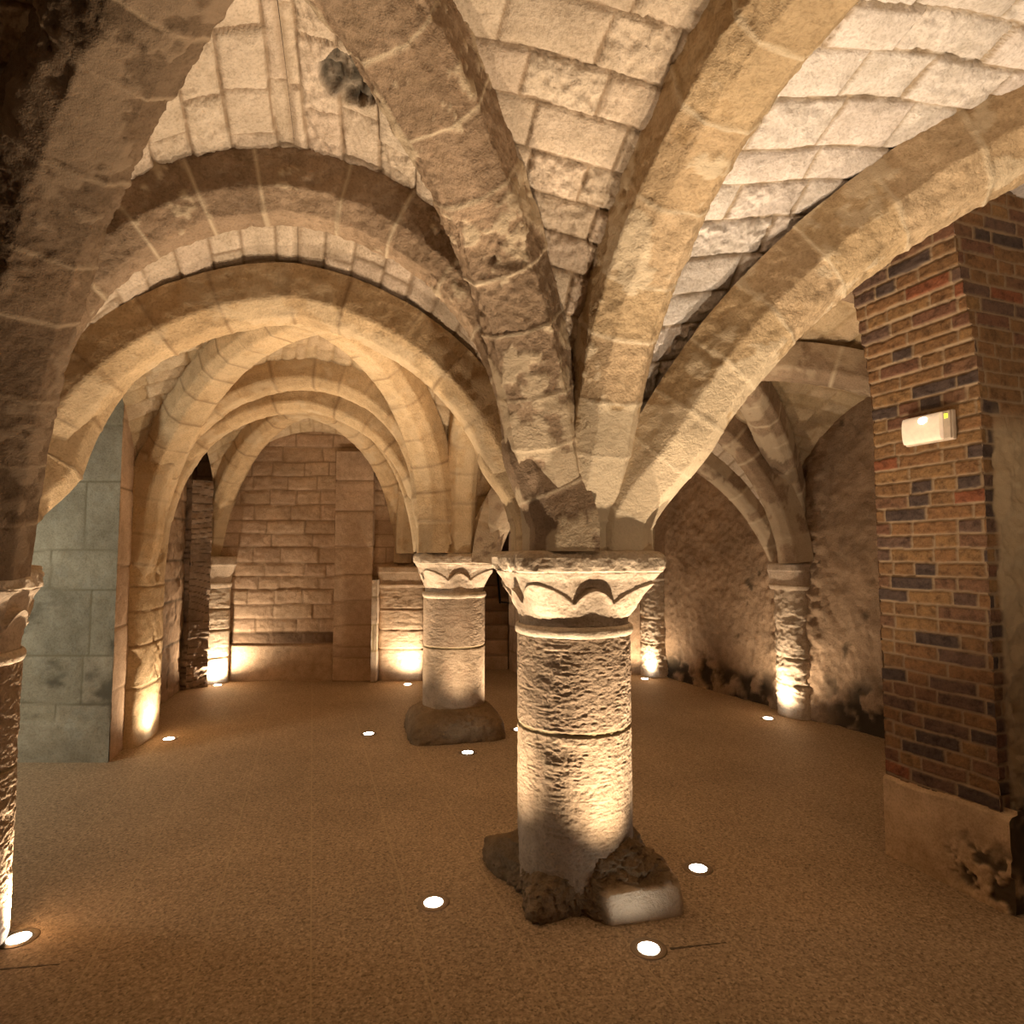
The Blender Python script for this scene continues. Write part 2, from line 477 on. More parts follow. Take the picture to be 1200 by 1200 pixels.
def web(mb, H1, H2, seed, res=0.02, off1=0.25, off2=0.23, shift1=0.0, row=(0.12, 0.17), ln=(0.19, 0.33), bow=0.05, rel=0.018, hole=None, ref=(0, 2, 0), rough=1.0, offp=None):
    """one half of a vault cell: stones in courses that run from the curve H1 to the curve H2"""
    n = max(10, int(max(H1.length(off1), H2.length(off2)) / res))
    C1 = H1.curve(off1, n, shift1, 0.02); C2 = H2.curve(off2, n, 0.0, 0.02)
    wd = np.linalg.norm(C2 - C1, axis=1)
    m = max(8, int(wd.max() / res))
    w = np.linspace(0, 1, m)[None, :, None]
    P = C1[:, None] * (1 - w) + C2[:, None] * w
    t = np.linspace(0, 1, n)
    P[..., 2] += bow * 4 * w[..., 0] * (1 - w[..., 0]) * (t[:, None] ** 1.5)
    s = np.r_[0, np.cumsum(np.linalg.norm(np.diff((C1 + C2) / 2, axis=0), axis=1))]
    u = w[..., 0] * wd[:, None] + 0 * s[:, None]
    v = s[:, None] + 0 * u
    d, tone = masonry(u, v, row, ln, seed, wob=0.012)
    nrm = grid_normals(P)
    sgn = np.sign((nrm * (np.array(ref) - P)).sum(-1).mean()) or 1
    nrm = nrm * sgn
    mort = 1 - sst(0.003, 0.010, d + 0.003 * vnoise(P, 30, seed))
    rnd = np.sqrt(np.clip(d / 0.05, 0, 1))
    n1 = fbm(P, 16, 4, seed + 1); n2 = fbm(P, 60, 2, seed + 2)
    hew = np.abs(vnoise(P, 30, seed + 3)) + 0.6 * np.abs(vnoise(P, 66, seed + 4))
    rgh = 0.3 + 1.4 * sst(0.25, 0.8, (tone * 7.3) % 1.0)
    disp = rel * (rnd - 1) + (tone - 0.5) * 0.018 + rough * (0.007 * n1 + 0.004 * n2 - 0.010 * hew) * rgh
    disp = disp - 0.006 * mort
    mask = np.zeros_like(d)
    if hole is not None:
        hc, hr = hole
        q = np.linalg.norm((P - np.array(hc)) * np.array([1, 1, 0.9]), axis=-1) + 0.03 * fbm(P, 12, 3, 5)
        mask = 1 - sst(hr * 0.85, hr, q)
        disp = disp * (1 - mask) + mask * (-0.05 + 0.03 * fbm(P, 22, 3, 77) + 0.028 * vnoise(P, 48, 78))
        mask = mask * np.clip(0.86 + 0.5 * vnoise(P, 44, 79), 0, 1)
    du = np.minimum(u, wd[:, None] - u)
    disp = disp * (0.25 + 0.75 * sst(0.0, 0.07, np.maximum(du - (0.10 if offp is None else offp), 0)))
    fade = 1 - sst(0.0, 0.03, s[-1] - s)[:, None]
    disp = disp * (1 - fade) - 0.012 * fade
    P = P + nrm * disp[..., None]
    mb.grid(P, tone, np.maximum(mort, fade * 0.7) * 0.8 * (1 - mask), mask)


def strip(mb, Ha, Hb, offa, offb, seed, res=0.02):
    """the narrow vault between the two orders of a double arch"""
    for k in (0, 1):
        web(mb, Ha[k], Hb[k], seed + k, res, offa, offb, row=(0.12, 0.16), ln=(0.22, 0.35), bow=0.0, rel=0.004, rough=0.4, ref=(*((Ha[k].foot + Ha[k].apex) / 2), 0))


# ---- the arches (intrados circles measured along each arch)
o22 = 0.215 * ax_a
def pair(p, q, **k):
    mid = (np.array(p) + q) / 2
    return [Half(p, mid, **k), Half(q, mid, **k)]

DA = np.linalg.norm(P1 - L) / 2
arcA = pair(P1 - o22, L - o22, c=DA + 0.05, hc=1.955, R=0.93, dfoot=0.30)
arcB = pair(P1 + o22, L + o22, c=1.39, hc=1.50, R=1.12, dfoot=0.27)
arcB[1] = Half(L + o22, (P1 + L) / 2 + o22, c=1.37, hc=1.45, R=1.15, hfoot=1.43)
arcB[1].hfoot = arcA[1].hfoot = 1.43
DM = np.linalg.norm(P2 - M) / 2
arcC = pair(P2 - o22, M - o22, c=DM, hc=1.985, R=0.91, dfoot=0.30)
arcD = pair(P2 + o22, M + o22, c=DM + 0.10, hc=1.70, R=1.09, dfoot=0.27)
arcC[1] = Half(M - o22, (P2 + M) / 2 - o22, c=1.31, hc=1.75, R=1.10, hfoot=1.1, dfoot=0.06)
arcD[1] = Half(M + o22, (P2 + M) / 2 + o22, c=1.24, hc=1.60, R=1.12, hfoot=1.1, dfoot=0.03)
arcE = pair(P1 + o22, R1 + o22, d0=0.36, h0=1.75, hb=3.02)
DR = np.linalg.norm(P2 - R2) / 2
arcF = pair(P2 - o22, R2 - o22, c=DR + 0.26, hc=1.297, R=1.575, hfoot=1.42)
arcG = pair(P2 + o22, R2 + o22, c=DR + 0.19, hc=0.70, R=1.875, hfoot=1.42)
lonP01 = pair(P1, P0, d0=0.38, h0=1.72, hb=2.86)
lonP12 = pair(P1, P2, d0=0.33, h0=1.78, hb=2.85)
lonP23 = pair(P2, P3, d0=0.33, h0=1.6, hb=2.85)
lonL01 = pair(L, L0, d0=0.33, h0=1.6, hb=2.85)
lonLM = pair(L, M, d0=0.3, h0=1.6, hb=2.80)
lonMB = pair(M, BL, d0=0.15, h0=1.6, hb=2.75)
lonR12 = pair(R1, R2, d0=0.15, h0=1.45, hb=2.75)
lonR23 = pair(R2, R3, d0=0.15, h0=1.45, hb=2.70)
lonR01 = pair(R1, R0, d0=0.3, h0=1.5, hb=2.8)
trP0 = pair(L0, P0, d0=0.4, h0=1.8, hb=2.9)
trR0 = pair(P0, R0, d0=0.4, h0=1.8, hb=2.9)
trB3 = pair(P3, BL, d0=0.2, h0=1.45, hb=2.85)
trR3 = pair(P3, R3, d0=0.2, h0=1.45, hb=2.75)


def cross(a, b, c, d):
    """where the plan lines a-b and c-d meet"""
    A = np.array([b - a, -(d - c)]).T
    s = np.linalg.solve(A, c - a)
    return a + s[0] * (b - a)

for pr_, hp in ((arcA, 2.875), (arcB, 2.605), (arcC, 2.88), (arcD, 2.785)):
    for q_ in pr_:
        q_.hap = hp
bF = cross(P1, L0, L, P0); b1 = cross(P1, M, P2, L); b2 = cross(P2, BL, M, P3)
bG = cross(P1, R0, P0, R1); bR = cross(P1, R2, P2, R1); bS = cross(P2, R3, P3, R2)
dF = dict(P1=Half(P1, bF, d0=0.40, h0=1.60, hb=3.0), L0=Half(L0, bF, hb=3.0), L=Half(L, bF, c=2.2, hc=1.2, R=1.72), P0=Half(P0, bF, hb=3.0))
d1 = dict(P1=Half(P1, b1, hb=2.98), M=Half(M, b1, c=1.984, hc=1.032, R=1.943, hfoot=1.2), P2=Half(P2, b1, d0=0.45, h0=1.525, hb=2.99), L=Half(L, b1, hb=2.98))
d2 = dict(P2=Half(P2, b2, hb=2.98), BL=Half(BL, b2, d0=0.02, h0=1.35, hb=2.98, hfoot=1.48), M=Half(M, b2, d0=0.2, hb=2.98), P3=Half(P3, b2, d0=0.2, h0=1.35, hb=2.97, hfoot=1.40))
dG = dict(P1=Half(P1, bG, d0=0.42, h0=1.50, hb=2.97), R0=Half(R0, bG, hb=2.97), P0=Half(P0, bG, hb=2.97), R1=Half(R1, bG, hb=2.97))
dR = dict(P1=Half(P1, bR, hb=2.78), R2=Half(R2, bR, d0=0.06, h0=1.40, hb=2.78, hfoot=1.42), P2=Half(P2, bR, hb=2.80), R1=Half(R1, bR, d0=0.10, h0=1.45, hb=2.80))
dS = dict(P2=Half(P2, bS, hb=2.75), R3=Half(R3, bS, d0=0.1, h0=1.4, hb=2.75), P3=Half(P3, bS, d0=0.2, h0=1.4, hb=2.75), R2=Half(R2, bS, d0=0.1, h0=1.4, hb=2.75))

for dd_, hp in ((dF, 2.95), (d1, 2.98), (d2, 2.975), (dG, 2.97), (dR, 2.79), (dS, 2.75)):
    for q_ in dd_.values():
        q_.hap = hp
lonP01[0].pull = 0.08; dG['P1'].pull = 0.10; dF['P1'].pull = 0.09; arcA[0].pull = 0.05; arcB[0].pull = 0.05
d1['L'].pull = 0.19; d1['P1'].pull = 0.16; d1['L'].hfoot = dF['L'].hfoot = 1.41
arcA[1].pull = 0.10; arcB[1].pull = 0.09; arcA[1].hfoot = arcB[1].hfoot = 1.41
# ---- ribs and arches, each one thing
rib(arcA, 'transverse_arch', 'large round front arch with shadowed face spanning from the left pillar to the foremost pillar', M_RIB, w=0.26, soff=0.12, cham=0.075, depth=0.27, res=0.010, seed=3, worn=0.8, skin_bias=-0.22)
rib(arcB, 'transverse_arch', 'slightly pointed ochre arch just behind the large round front arch', M_RIBF, w=0.26, soff=0.11, cham=0.065, depth=0.225, res=0.013, seed=4, worn=0.3, vl=(0.2, 0.3))
rib(arcC, 'transverse_arch', 'middle arch springing left from the second pillar, in front of its slimmer twin', M_RIBF, w=0.26, soff=0.12, cham=0.07, depth=0.25, seed=5, worn=0.3)
rib(arcD, 'transverse_arch', 'slim pointed arch behind the second pillar, framing the back wall', M_RIBF, w=0.24, soff=0.1, cham=0.06, depth=0.22, seed=6, worn=0.3)
rib(arcE, 'transverse_arch', 'arch hidden behind the broad right-hand rib, running from foremost pillar towards the brick pier', M_RIB, w=0.28, res=0.025, seed=7)
rib(arcF, 'transverse_arch', 'pinkish upper arch landing on the right wall respond, middle of its three ribs', M_RIB, w=0.24, soff=0.12, cham=0.06, depth=0.24, seed=8, worn=0.4)
rib(arcG, 'transverse_arch', 'lowest pinkish arch landing on left edge of the right wall respond', M_RIB, w=0.22, soff=0.11, cham=0.055, depth=0.2, seed=9, worn=0.4)
rib(lonP01, 'longitudinal_arch', 'arch rising overhead from the foremost pillar, between the left and right diagonal ribs', M_RIBY, w=0.29, soff=0.15, cham=0.07, depth=0.27, res=0.010, seed=10, worn=0.6)
rib(lonP12, 'longitudinal_arch', 'arch between the foremost pillar and the second pillar behind it', M_RIBF, w=0.26, seed=12, worn=0.3)
rib(lonP23, 'longitudinal_arch', 'arch from the second pillar back to the respond beside the stairs', M_RIBF, w=0.26, seed=13, worn=0.3)
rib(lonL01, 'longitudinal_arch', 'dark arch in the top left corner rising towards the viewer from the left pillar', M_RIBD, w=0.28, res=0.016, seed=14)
rib([dF['P1'], dF['L0']], 'diagonal_rib', 'broad worn rib rising up and left from the foremost pillar to the top edge', M_RIB, w=0.30, soff=0.15, cham=0.075, depth=0.24, res=0.009, seed=15, worn=0.8, cat='rib')
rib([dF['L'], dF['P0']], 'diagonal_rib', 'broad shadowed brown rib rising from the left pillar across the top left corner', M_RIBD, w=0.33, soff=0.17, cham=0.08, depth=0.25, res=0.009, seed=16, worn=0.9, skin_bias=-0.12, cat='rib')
rib([dG['P1'], dG['R0']], 'diagonal_rib', 'broad rib sweeping from the foremost pillar to the upper right edge above the brick pier', M_RIBY, w=0.36, soff=0.16, cham=0.10, depth=0.28, res=0.010, seed=17, worn=0.5, cat='rib')
rib([d1['M'], d1['P1']], 'diagonal_rib', 'smooth pale ochre rib rising from the left wall pier', M_RIBF, w=0.30, soff=0.17, cham=0.07, depth=0.25, res=0.016, seed=18, worn=0.15, rough=0.005, cat='rib')
rib([d1['P2'], d1['L']], 'diagonal_rib', 'ochre rib with dark joints curving up and left from the second pillar', M_RIBF, w=0.30, soff=0.15, cham=0.08, depth=0.25, res=0.016, seed=19, worn=0.15, rough=0.005, cat='rib', )
rib([d2['BL'], d2['P2']], 'diagonal_rib', 'farthest left rib rising from the brightly lit back left respond', M_RIBF, w=0.28, soff=0.14, cham=0.07, depth=0.24, seed=20, worn=0.3, cat='rib')
rib([d2['P3'], d2['M']], 'diagonal_rib', 'farthest rib with dark banded joints rising from the respond beside the stairs', M_RIBF, w=0.28, soff=0.14, cham=0.07, depth=0.24, seed=21, worn=0.3, cat='rib')
rib([dR['R2'], dR['P1']], 'diagonal_rib', 'steep pinkish rib on the right edge of the right wall respond', M_RIB, w=0.26, soff=0.12, cham=0.06, depth=0.24, seed=22, worn=0.4, cat='rib')
rib([dR['P2'], dR['R1']], 'diagonal_rib', 'grey rib dropping behind the left edge of the brick pier', M_RIB, w=0.28, soff=0.13, cham=0.06, depth=0.24, seed=23, worn=0.3, cat='rib')

# ---- vault cells: the ceiling
def bay(corner, sides, diag, res, seed, mat, label, hole=None, fine=None, **kw):
    mb = MB()
    ctr = np.mean(list(corner.values()), axis=0)
    ref = (*ctr, 0.0)
    k = 0
    for (a, b, halves, off) in sides:
        for nm, H in ((a, halves[0]), (b, halves[1])):
            web(mb, H, diag[nm], seed + k, res if (fine is None or k in fine) else 0.03, off - 0.06, 0.18, ref=ref, hole=hole if k < 2 else None, **kw)
            k += 1
    return struct(mb.build('ceiling', mat), label)

bay(dict(a=P1, b=L, c=L0, d=P0), [('L', 'P1', [arcA[1], arcA[0]], 0.26), ('P1', 'P0', lonP01, 0.24), ('L', 'L0', lonL01, 0.24), ('L0', 'P0', trP0, 0.24)], dF, 0.009, 100, M_WEB, 'pale stone vault over the nearest bay', hole=((-0.575, 2.11, 3.15), 0.11), fine=(0, 1, 2, 4))
bay(dict(a=P1, b=R1, c=R0, d=P0), [('P1', 'P0', lonP01, 0.24), ('P1', 'R1', pair(P1 - o22, R1 - o22, d0=0.36, h0=1.75, hb=3.02), 0.24), ('P0', 'R0', trR0, 0.24), ('R1', 'R0', lonR01, 0.2)], dG, 0.009, 200, M_WEBG, 'pale stone vault above the broad right-hand rib', row=(0.14, 0.20), ln=(0.2, 0.36), fine=(0, 2))
bay(dict(a=P1, b=L, c=M, d=P2), [('P1', 'L', arcB, 0.205), ('P2', 'M', arcC, 0.24), ('P1', 'P2', lonP12, 0.24), ('L', 'M', lonLM, 0.2)], d1, 0.02, 300, M_WEB2, 'yellowed vault over the second bay')
bay(dict(a=P2, b=M, c=BL, d=P3), [('P2', 'M', arcD, 0.2), ('P3', 'BL', trB3, 0.2), ('P2', 'P3', lonP23, 0.2), ('M', 'BL', lonMB, 0.2)], d2, 0.025, 400, M_WEB2, 'vault over the bay before the back wall')
bay(dict(a=P1, b=R1, c=R2, d=P2), [('P1', 'R1', arcE, 0.24), ('P2', 'R2', arcF, 0.22), ('P1', 'P2', lonP12, 0.24), ('R1', 'R2', lonR12, 0.2)], dR, 0.025, 500, M_WEB2, 'shadowed vault before the right wall')
bay(dict(a=P2, b=R2, c=R3, d=P3), [('P2', 'R2', arcG, 0.2), ('P3', 'R3', trR3, 0.2), ('P2', 'P3', lonP23, 0.2), ('R2', 'R3', lonR23, 0.2)], dS, 0.03, 600, M_WEB2, 'shadowed vault beyond the right wall respond')
mb = MB()
strip(mb, arcA, arcB, 0.20, 0.16, 700, 0.014)
strip(mb, arcC, arcD, 0.19, 0.15, 710)
strip(mb, arcF, arcG, 0.17, 0.13, 720)
struct(mb.build('ceiling', M_WEB), 'narrow vault strips between paired arches')

# ------------------------------------------------------------------ pillars
def squircle(th, half, n):
    c, s = np.abs(np.cos(th)), np.abs(np.sin(th))
    return half / (c ** n + s ** n) ** (1.0 / n)

ROT = math.radians(14)
def polar(ctr, th, r, h):
    return np.stack([ctr[0] + r * np.cos(th), ctr[1] + r * np.sin(th), h], -1)


def pillar(ctr, label, seed, r=0.262, zc=0.0, fine=1.0, base='broken', joints=(0.73,), springer=True, ab=0.335, abn=9.0, hack=0.72):
    root = empty('stone_pillar', (ctr[0], ctr[1], 0), label, 'pillar', None)
    parts = []
    # shaft: stacked drums, hacked surface
    nt_, nh = int(240 * fine), int(220 * fine)
    th = np.linspace(0, 2 * math.pi, nt_, endpoint=False)[None, :]
    h = np.linspace(0.02, 1.14 + zc, nh)[:, None]
    TH = th + 0 * h; Hh = h + 0 * th
    P = polar(ctr, TH, r + 0 * TH, Hh)
    Q = P * np.array([1, 1, 2.0])
    n1 = fbm(Q, 10, 5, seed, 0.6); n2 = fbm(Q, 42, 3, seed + 2, 0.6)
    chip = sst(0.2, 0.55, fbm(P, 6, 4, seed + 4))
    mort = np.zeros_like(TH); tone = np.full_like(TH, 0.3)
    jz = [0.0] + [j + zc for j in joints] + [2.0]
    for i, j in enumerate(jz[1:-1]):
        dz = np.abs(Hh - j - 0.004 * vnoise(P, 5, seed))
        mort = np.maximum(mort, 1 - sst(0.004, 0.012, dz))
        tone = np.where(Hh > j, 0.75 if i == 0 else 0.4, tone)
    hw = np.abs(vnoise(P * np.array([1, 1, 2.6]), 26, seed + 15)) + 0.7 * np.abs(vnoise(P * np.array([1, 1, 2.2]), 60, seed + 16))
    rr = r + 0.003 + hack * (0.003 * n1 + 0.0025 * n2 - 0.0055 * hw - 0.009 * chip) - 0.006 * mort
    parts.append(MB().grid(polar(ctr, TH, rr, Hh), tone, mort * 0.8, wrap=True).build('shaft', M_SHAFT))
    # necking ring
    a = np.linspace(-math.pi / 2, math.pi / 2, 15)[:, None]
    TH = th + 0 * a
    z = 1.160 + zc + 0.025 * np.sin(a) + 0 * th
    P = polar(ctr, TH, r + 0 * TH, z)
    rr = r - 0.004 + 0.017 * np.cos(a) + 0.010 * fbm(P, 9, 3, seed + 6)
    parts.append(MB().grid(polar(ctr, TH, rr, z), wrap=True).build('necking_ring', M_PILLAR))
    # bell with broad pointed leaves
    nh = int(110 * fine)
    h = np.linspace(1.17, 1.425, nh)[:, None]
    TH = th + 0 * h; Hh = h + 0 * th
    loc = TH - ROT
    fa = (loc + math.pi / 4) % (math.pi / 2) - math.pi / 4
    s = np.tan(fa)
    q = np.abs(s)
    mid = np.clip(1 - (q / 0.33) ** 2, 0, 1)
    cor = np.clip((q - 0.33) / 0.67, 0, 1); cor = 1 - (1 - cor) ** 2
    hl = 1.285 + 0.06 * mid + 0.088 * cor
    t = np.clip((Hh - 1.20) / 0.22, 0, 1)
    half = (r - 0.012) + (ab - r) * t ** 1.5
    n = 2 + (abn - 2) * t ** 1.3
    rb = squircle(loc, half, n)
    lip = (0.005 + 0.007 * (mid > 0)) * sst(hl - 0.06, hl, Hh) ** 2 * (Hh < hl)
    inset = (0.008 + 0.022 * np.sqrt(mid)) * sst(hl - 0.002, hl + 0.010, Hh) * (1 - 0.75 * sst(1.38, 1.42, Hh))
    P = polar(ctr, TH, rb, Hh + zc)
    rr = rb + lip - inset + 0.008 * fbm(P, 12, 4, seed + 8) + 0.004 * fbm(P, 45, 2, seed + 9)
    parts.append(MB().grid(polar(ctr, TH, rr, Hh + zc), tone=np.full_like(TH, 0.8), wrap=True).build('capital', M_PILLAR))
    # abacus: a chipped square slab
    zz = np.array([0, 0, 0.012, 0.03, 0.05, 0.07, 0.085, 0.096, 0.1, 0.1])
    hh = np.array([0.05, 0.31, 0.332, 0.338, 0.34, 0.34, 0.332, 0.318, 0.30, 0.05]) * ab / 0.335
    k = np.linspace(0, len(zz) - 1, int(60 * fine))
    z = np.interp(k, np.arange(len(zz)), zz)[:, None]; half = np.interp(k, np.arange(len(zz)), hh)[:, None]
    TH = th + 0 * z
    rb = squircle(TH - ROT, half + 0 * TH, abn)
    P = polar(ctr, TH, rb, 1.417 + zc + z + 0 * TH)
    chip = sst(0.15, 0.5, fbm(P, 7, 3, seed + 12))
    rr = rb + (0.010 * fbm(P, 10, 4, seed + 11) + 0.006 * fbm(P, 40, 2, seed + 13) - 0.022 * chip) * np.clip(half / 0.3, 0, 1)
    parts.append(MB().grid(polar(ctr, TH, rr, P[..., 2]), tone=np.full_like(TH, 0.6), wrap=True).build('abacus', M_PILLAR))
    # springer: the block the ribs grow out of
    if springer:
        z = np.linspace(1.50 + zc, 2.35, 70)[:, None]
        TH = th[:, ::2] + 0 * z
        half = 0.225 - 0.05 * (z - 1.5) + 0 * TH
        rb = squircle(TH - ROT, half, 5.0)
        P = polar(ctr, TH, rb, z + 0 * TH)
        rr = rb + 0.010 * fbm(P, 10, 4, seed + 21)
        parts.append(MB().grid(polar(ctr, TH, rr, P[..., 2]), wrap=True).build('springer', M_RIBY))
    # base
    if base is None:
        return adopt(root, *parts)
    if base == 'broken':
        zz = np.array([0, 0.06, 0.13, 0.155, 0.18, 0.205, 0.23, 0.245, 0.25])
        hh = np.array([0.372, 0.37, 0.36, 0.335, 0.315, 0.30, 0.28, 0.255, 0.05])
        nn = np.array([14, 14, 12, 7, 4, 2.6, 2.1, 2, 2.0])
        amp = 0.042
    else:
        zz = np.array([0, 0.05, 0.11, 0.16, 0.20, 0.225, 0.24, 0.245, 0.245])
        hh = np.array([0.40, 0.395, 0.388, 0.365, 0.33, 0.29, 0.27, 0.24, 0.05])
        nn = np.array([7, 6.5, 6, 4.5, 3, 2.3, 2, 2, 2.0])
        amp = 0.028
    k = np.linspace(0, len(zz) - 1, int(90 * fine))
    z = np.interp(k, np.arange(len(zz)), zz)[:, None]; half = np.interp(k, np.arange(len(zz)), hh)[:, None]; n = np.interp(k, np.arange(len(zz)), nn)[:, None]
    TH = th + 0 * z
    rb = squircle(TH - ROT, half + 0 * TH, n + 0 * TH)
    P = polar(ctr, TH, rb, z + 0 * TH)
    loc = TH - ROT
    mask = np.zeros_like(TH)
    wear = np.ones_like(TH)
    if base == 'broken':
        fx = (P[..., 0] - ctr[0]) * ax_p[0] + (P[..., 1] - ctr[1]) * ax_p[1]
        fy = (P[..., 0] - ctr[0]) * ax_a[0] + (P[..., 1] - ctr[1]) * ax_a[1]
        keep = np.where(fy < -0.25, sst(-0.03, 0.03, fx + 0.04 * vnoise(P, 11, 4)) * (1 - sst(0.125, 0.145, P[..., 2] + 0.03 * fbm(P, 9, 3, 3))), 0)
        mask = keep  # surviving block face; pale colour also paints in the uplight falling on it
        left = 1 - sst(-0.10, 0.03, fx)
        wear = 1 - 0.9 * keep
        rb = rb - 0.10 * left * (1 - sst(0.0, 0.25, fy))
        P[..., 2] *= 1 - 0.22 * left
        P[..., 2] += 0.05 * fbm(P, 8, 3, seed + 32) * sst(0.05, 0.2, P[..., 2]) * (1 - sst(0.235, 0.25, P[..., 2]))
    rr = rb + wear * amp * (fbm(P, 7, 5, seed + 31, 0.6) * 0.8 + 0.35 * fbm(P, 32, 3, seed + 33, 0.6) - 0.40 * np.abs(vnoise(P, 20, seed + 34)) - 0.30 * np.abs(vnoise(P, 52, seed + 35))) * np.clip(half / 0.2, 0, 1)
    parts.append(MB().grid(polar(ctr, TH, rr, P[..., 2]), tone=np.clip(0.5 + 0.5 * fbm(P, 5, 3, 9), 0, 1), mask=mask, wrap=True).build('base', M_BASE))
    parts[-1]['label'] = 'crumbling dark square base' if base == 'broken' else 'low rounded square base'
    adopt(root, *parts)
    return root


pillar(P1, 'foremost thick round pillar with leafy capital on a crumbling square base', 40, fine=1.5)
pillar(P2, 'second round pillar with leafy capital, standing farther back left of the foremost one', 60, base='round', hack=0.45)
pillar(L, 'left pillar cut by the photo edge, only its bright capital and shaft edge showing', 80, zc=-0.06, base=None, ab=0.30, abn=3.0)
pillar(P0, 'pillar out of view carrying the arch that rises overhead', 90, base='round', fine=0.6)


def respond(ctr, rot, label, seed, halfw, n, htop, mat, cap=(0.25, 0.05), joints=(0.35, 0.65), rough=0.012, col=0.6, htall=None):
    """wall shaft with a plain moulded capital"""
    root = empty('wall_respond', (ctr[0], ctr[1], 0), label, 'respond')
    th = np.linspace(0, 2 * math.pi, 120, endpoint=False)[None, :]
    hc = htop - cap[0]
    h = np.linspace(0, hc, 100)[:, None]
    TH = th + 0 * h; Hh = h + 0 * th
    rb = squircle(TH - rot, halfw + 0 * TH, n)
    P = polar(ctr, TH, rb, Hh)
    Q = P * np.array([1, 1, 2.5])
    mort = np.zeros_like(TH); tone = np.full_like(TH, col)
    for j in joints:
        mort = np.maximum(mort, 1 - sst(0.005, 0.014, np.abs(Hh - j)))
    rr = rb + rough * (fbm(Q, 8, 4, seed) + 0.6 * fbm(Q, 30, 2, seed + 1)) - 0.01 * mort
    parts = [MB().grid(polar(ctr, TH, rr, Hh), tone, mort * 0.7, wrap=True).build('shaft', mat)]
    zz = np.array([0, 0.0, 0.12, 0.18, 0.2, 0.45, 0.7, 0.72, 1.0, 1.0]) * cap[0]
    ho = np.array([-0.1, 0.0, 0.012, 0.012, 0.0, 0.3 * cap[1], 0.85 * cap[1], cap[1], cap[1], -0.1])
    k = np.linspace(0, len(zz) - 1, 50)
    z = np.interp(k, np.arange(len(zz)), zz)[:, None]; hf = halfw + np.interp(k, np.arange(len(zz)), ho)[:, None]
    TH = th + 0 * z
    rb = squircle(TH - rot, np.maximum(hf, 0.02) + 0 * TH, max(n, 5))
    P = polar(ctr, TH, rb, hc + z + 0 * TH)
    rr = rb + 0.008 * fbm(P, 12, 3, seed + 3)
    parts.append(MB().grid(polar(ctr, TH, rr, P[..., 2]), tone=np.full_like(TH, col + 0.2), wrap=True).build('capital', mat))
    return adopt(root, *parts)


respond(A2(-3.56, 7.68), math.radians(40), 'brightly lit stone respond at the far left corner of the back wall', 130, 0.165, 7, 1.48, M_PILLAR, cap=(0.38, 0.045), joints=(0.3, 0.62, 0.86), col=0.5, rough=0.006)
respond(A2(-1.33, 8.02), 0.0, 'wide lit stone respond against the back wall, left of the stairs', 140, 0.285, 9, 1.36, M_BACK, cap=(0.26, 0.02), joints=(0.375, 0.6, 0.85), rough=0.008, col=1.0)
respond(R2, math.radians(20), 'pinkish half-round respond with three ribs on the right wall', 150, 0.20, 2.4, 1.42, M_PILLAR, cap=(0.25, 0.02), joints=(0.30, 0.54), rough=0.016, col=0.7)
respond(R3, math.radians(20), 'pale lit respond half hidden behind the foremost pillar, at the far right corner', 160, 0.19, 3, 1.42, M_PILLAR, cap=(0.25, 0.02), joints=(0.4, 0.7), rough=0.016)

# ------------------------------------------------------------------ walls
def wall(p0, p1, z0, z1, res, seed, row=(0.16, 0.2), ln=(0.3, 0.5), rel=0.01, rough=0.006, jw=0.012, flip=1, extra=None, masonry_on=True, wob=0.01):
    p0 = np.array(p0); p1 = np.array(p1)
    Ld = np.linalg.norm(p1 - p0); t = (p1 - p0) / Ld
    nrm = flip * np.array([t[1], -t[0], 0.0])
    nu = max(4, int(Ld / res)); nv = max(4, int((z1 - z0) / res))
    u = np.linspace(0, Ld, nu)[None, :] + np.zeros((nv, 1)); v = np.linspace(z0, z1, nv)[:, None] + np.zeros((1, nu))
    P = np.stack([p0[0] + u * t[0], p0[1] + u * t[1], v], -1)
    if masonry_on:
        d, tone = masonry(u, v, row, ln, seed, wob)
        mort = 1 - sst(jw * 0.3, jw, d)
        disp = rel * (np.sqrt(np.clip(d / 0.04, 0, 1)) - 1) + (tone - 0.5) * rel * 0.9
    else:
        tone = np.clip(0.5 + 0.6 * fbm(P, 2.0, 4, seed), 0, 1); mort = np.zeros_like(u); disp = 0 * u
    mask = np.zeros_like(u)
    disp = disp + rough * (fbm(P, 8, 4, seed + 1) + 0.5 * fbm(P, 35, 2, seed + 2))
    if extra is not None:
        disp, tone, mort, mask = extra(u, v, P, disp, tone, mort, mask)
    return P + nrm * disp[..., None], tone, mort, mask


# back wall, left of the stairs: coursed ashlar over a rendered plinth
def ex_back(u, v, P, disp, tone, mort, mask):
    pl = 1 - sst(0.41, 0.43, v + 0.01 * vnoise(P, 6, 2))
    disp = disp * (1 - 0.8 * pl) + 0.012 * pl
    tone = tone * (1 - pl) + pl * 1.0
    mort = mort * (1 - pl)
    band = sst(0.43, 0.45, v) * (1 - sst(0.56, 0.58, v))
    sm = np.clip(0.35 * (1 - sst(0.55, 0.95, v)) * (fbm(P, 4, 3, 8) + 0.6), 0, 1)
    mask = np.clip(0.85 * band + sm * (1 - pl), 0, 1)
    return disp, tone, mort, mask
rows = [0.0, 0.43, 0.57] + list(0.57 + np.cumsum(RNG.uniform(0.155, 0.195, 16)))
g = wall((-3.9, 7.70), (-1.2, 7.84), 0, 3.35, 0.014, 31, row=rows, ln=(0.24, 0.5), rel=0.009, extra=ex_back)
struct(MB().grid(*g).build('wall_back', M_BACK), 'coursed brown stone back wall with rendered plinth')
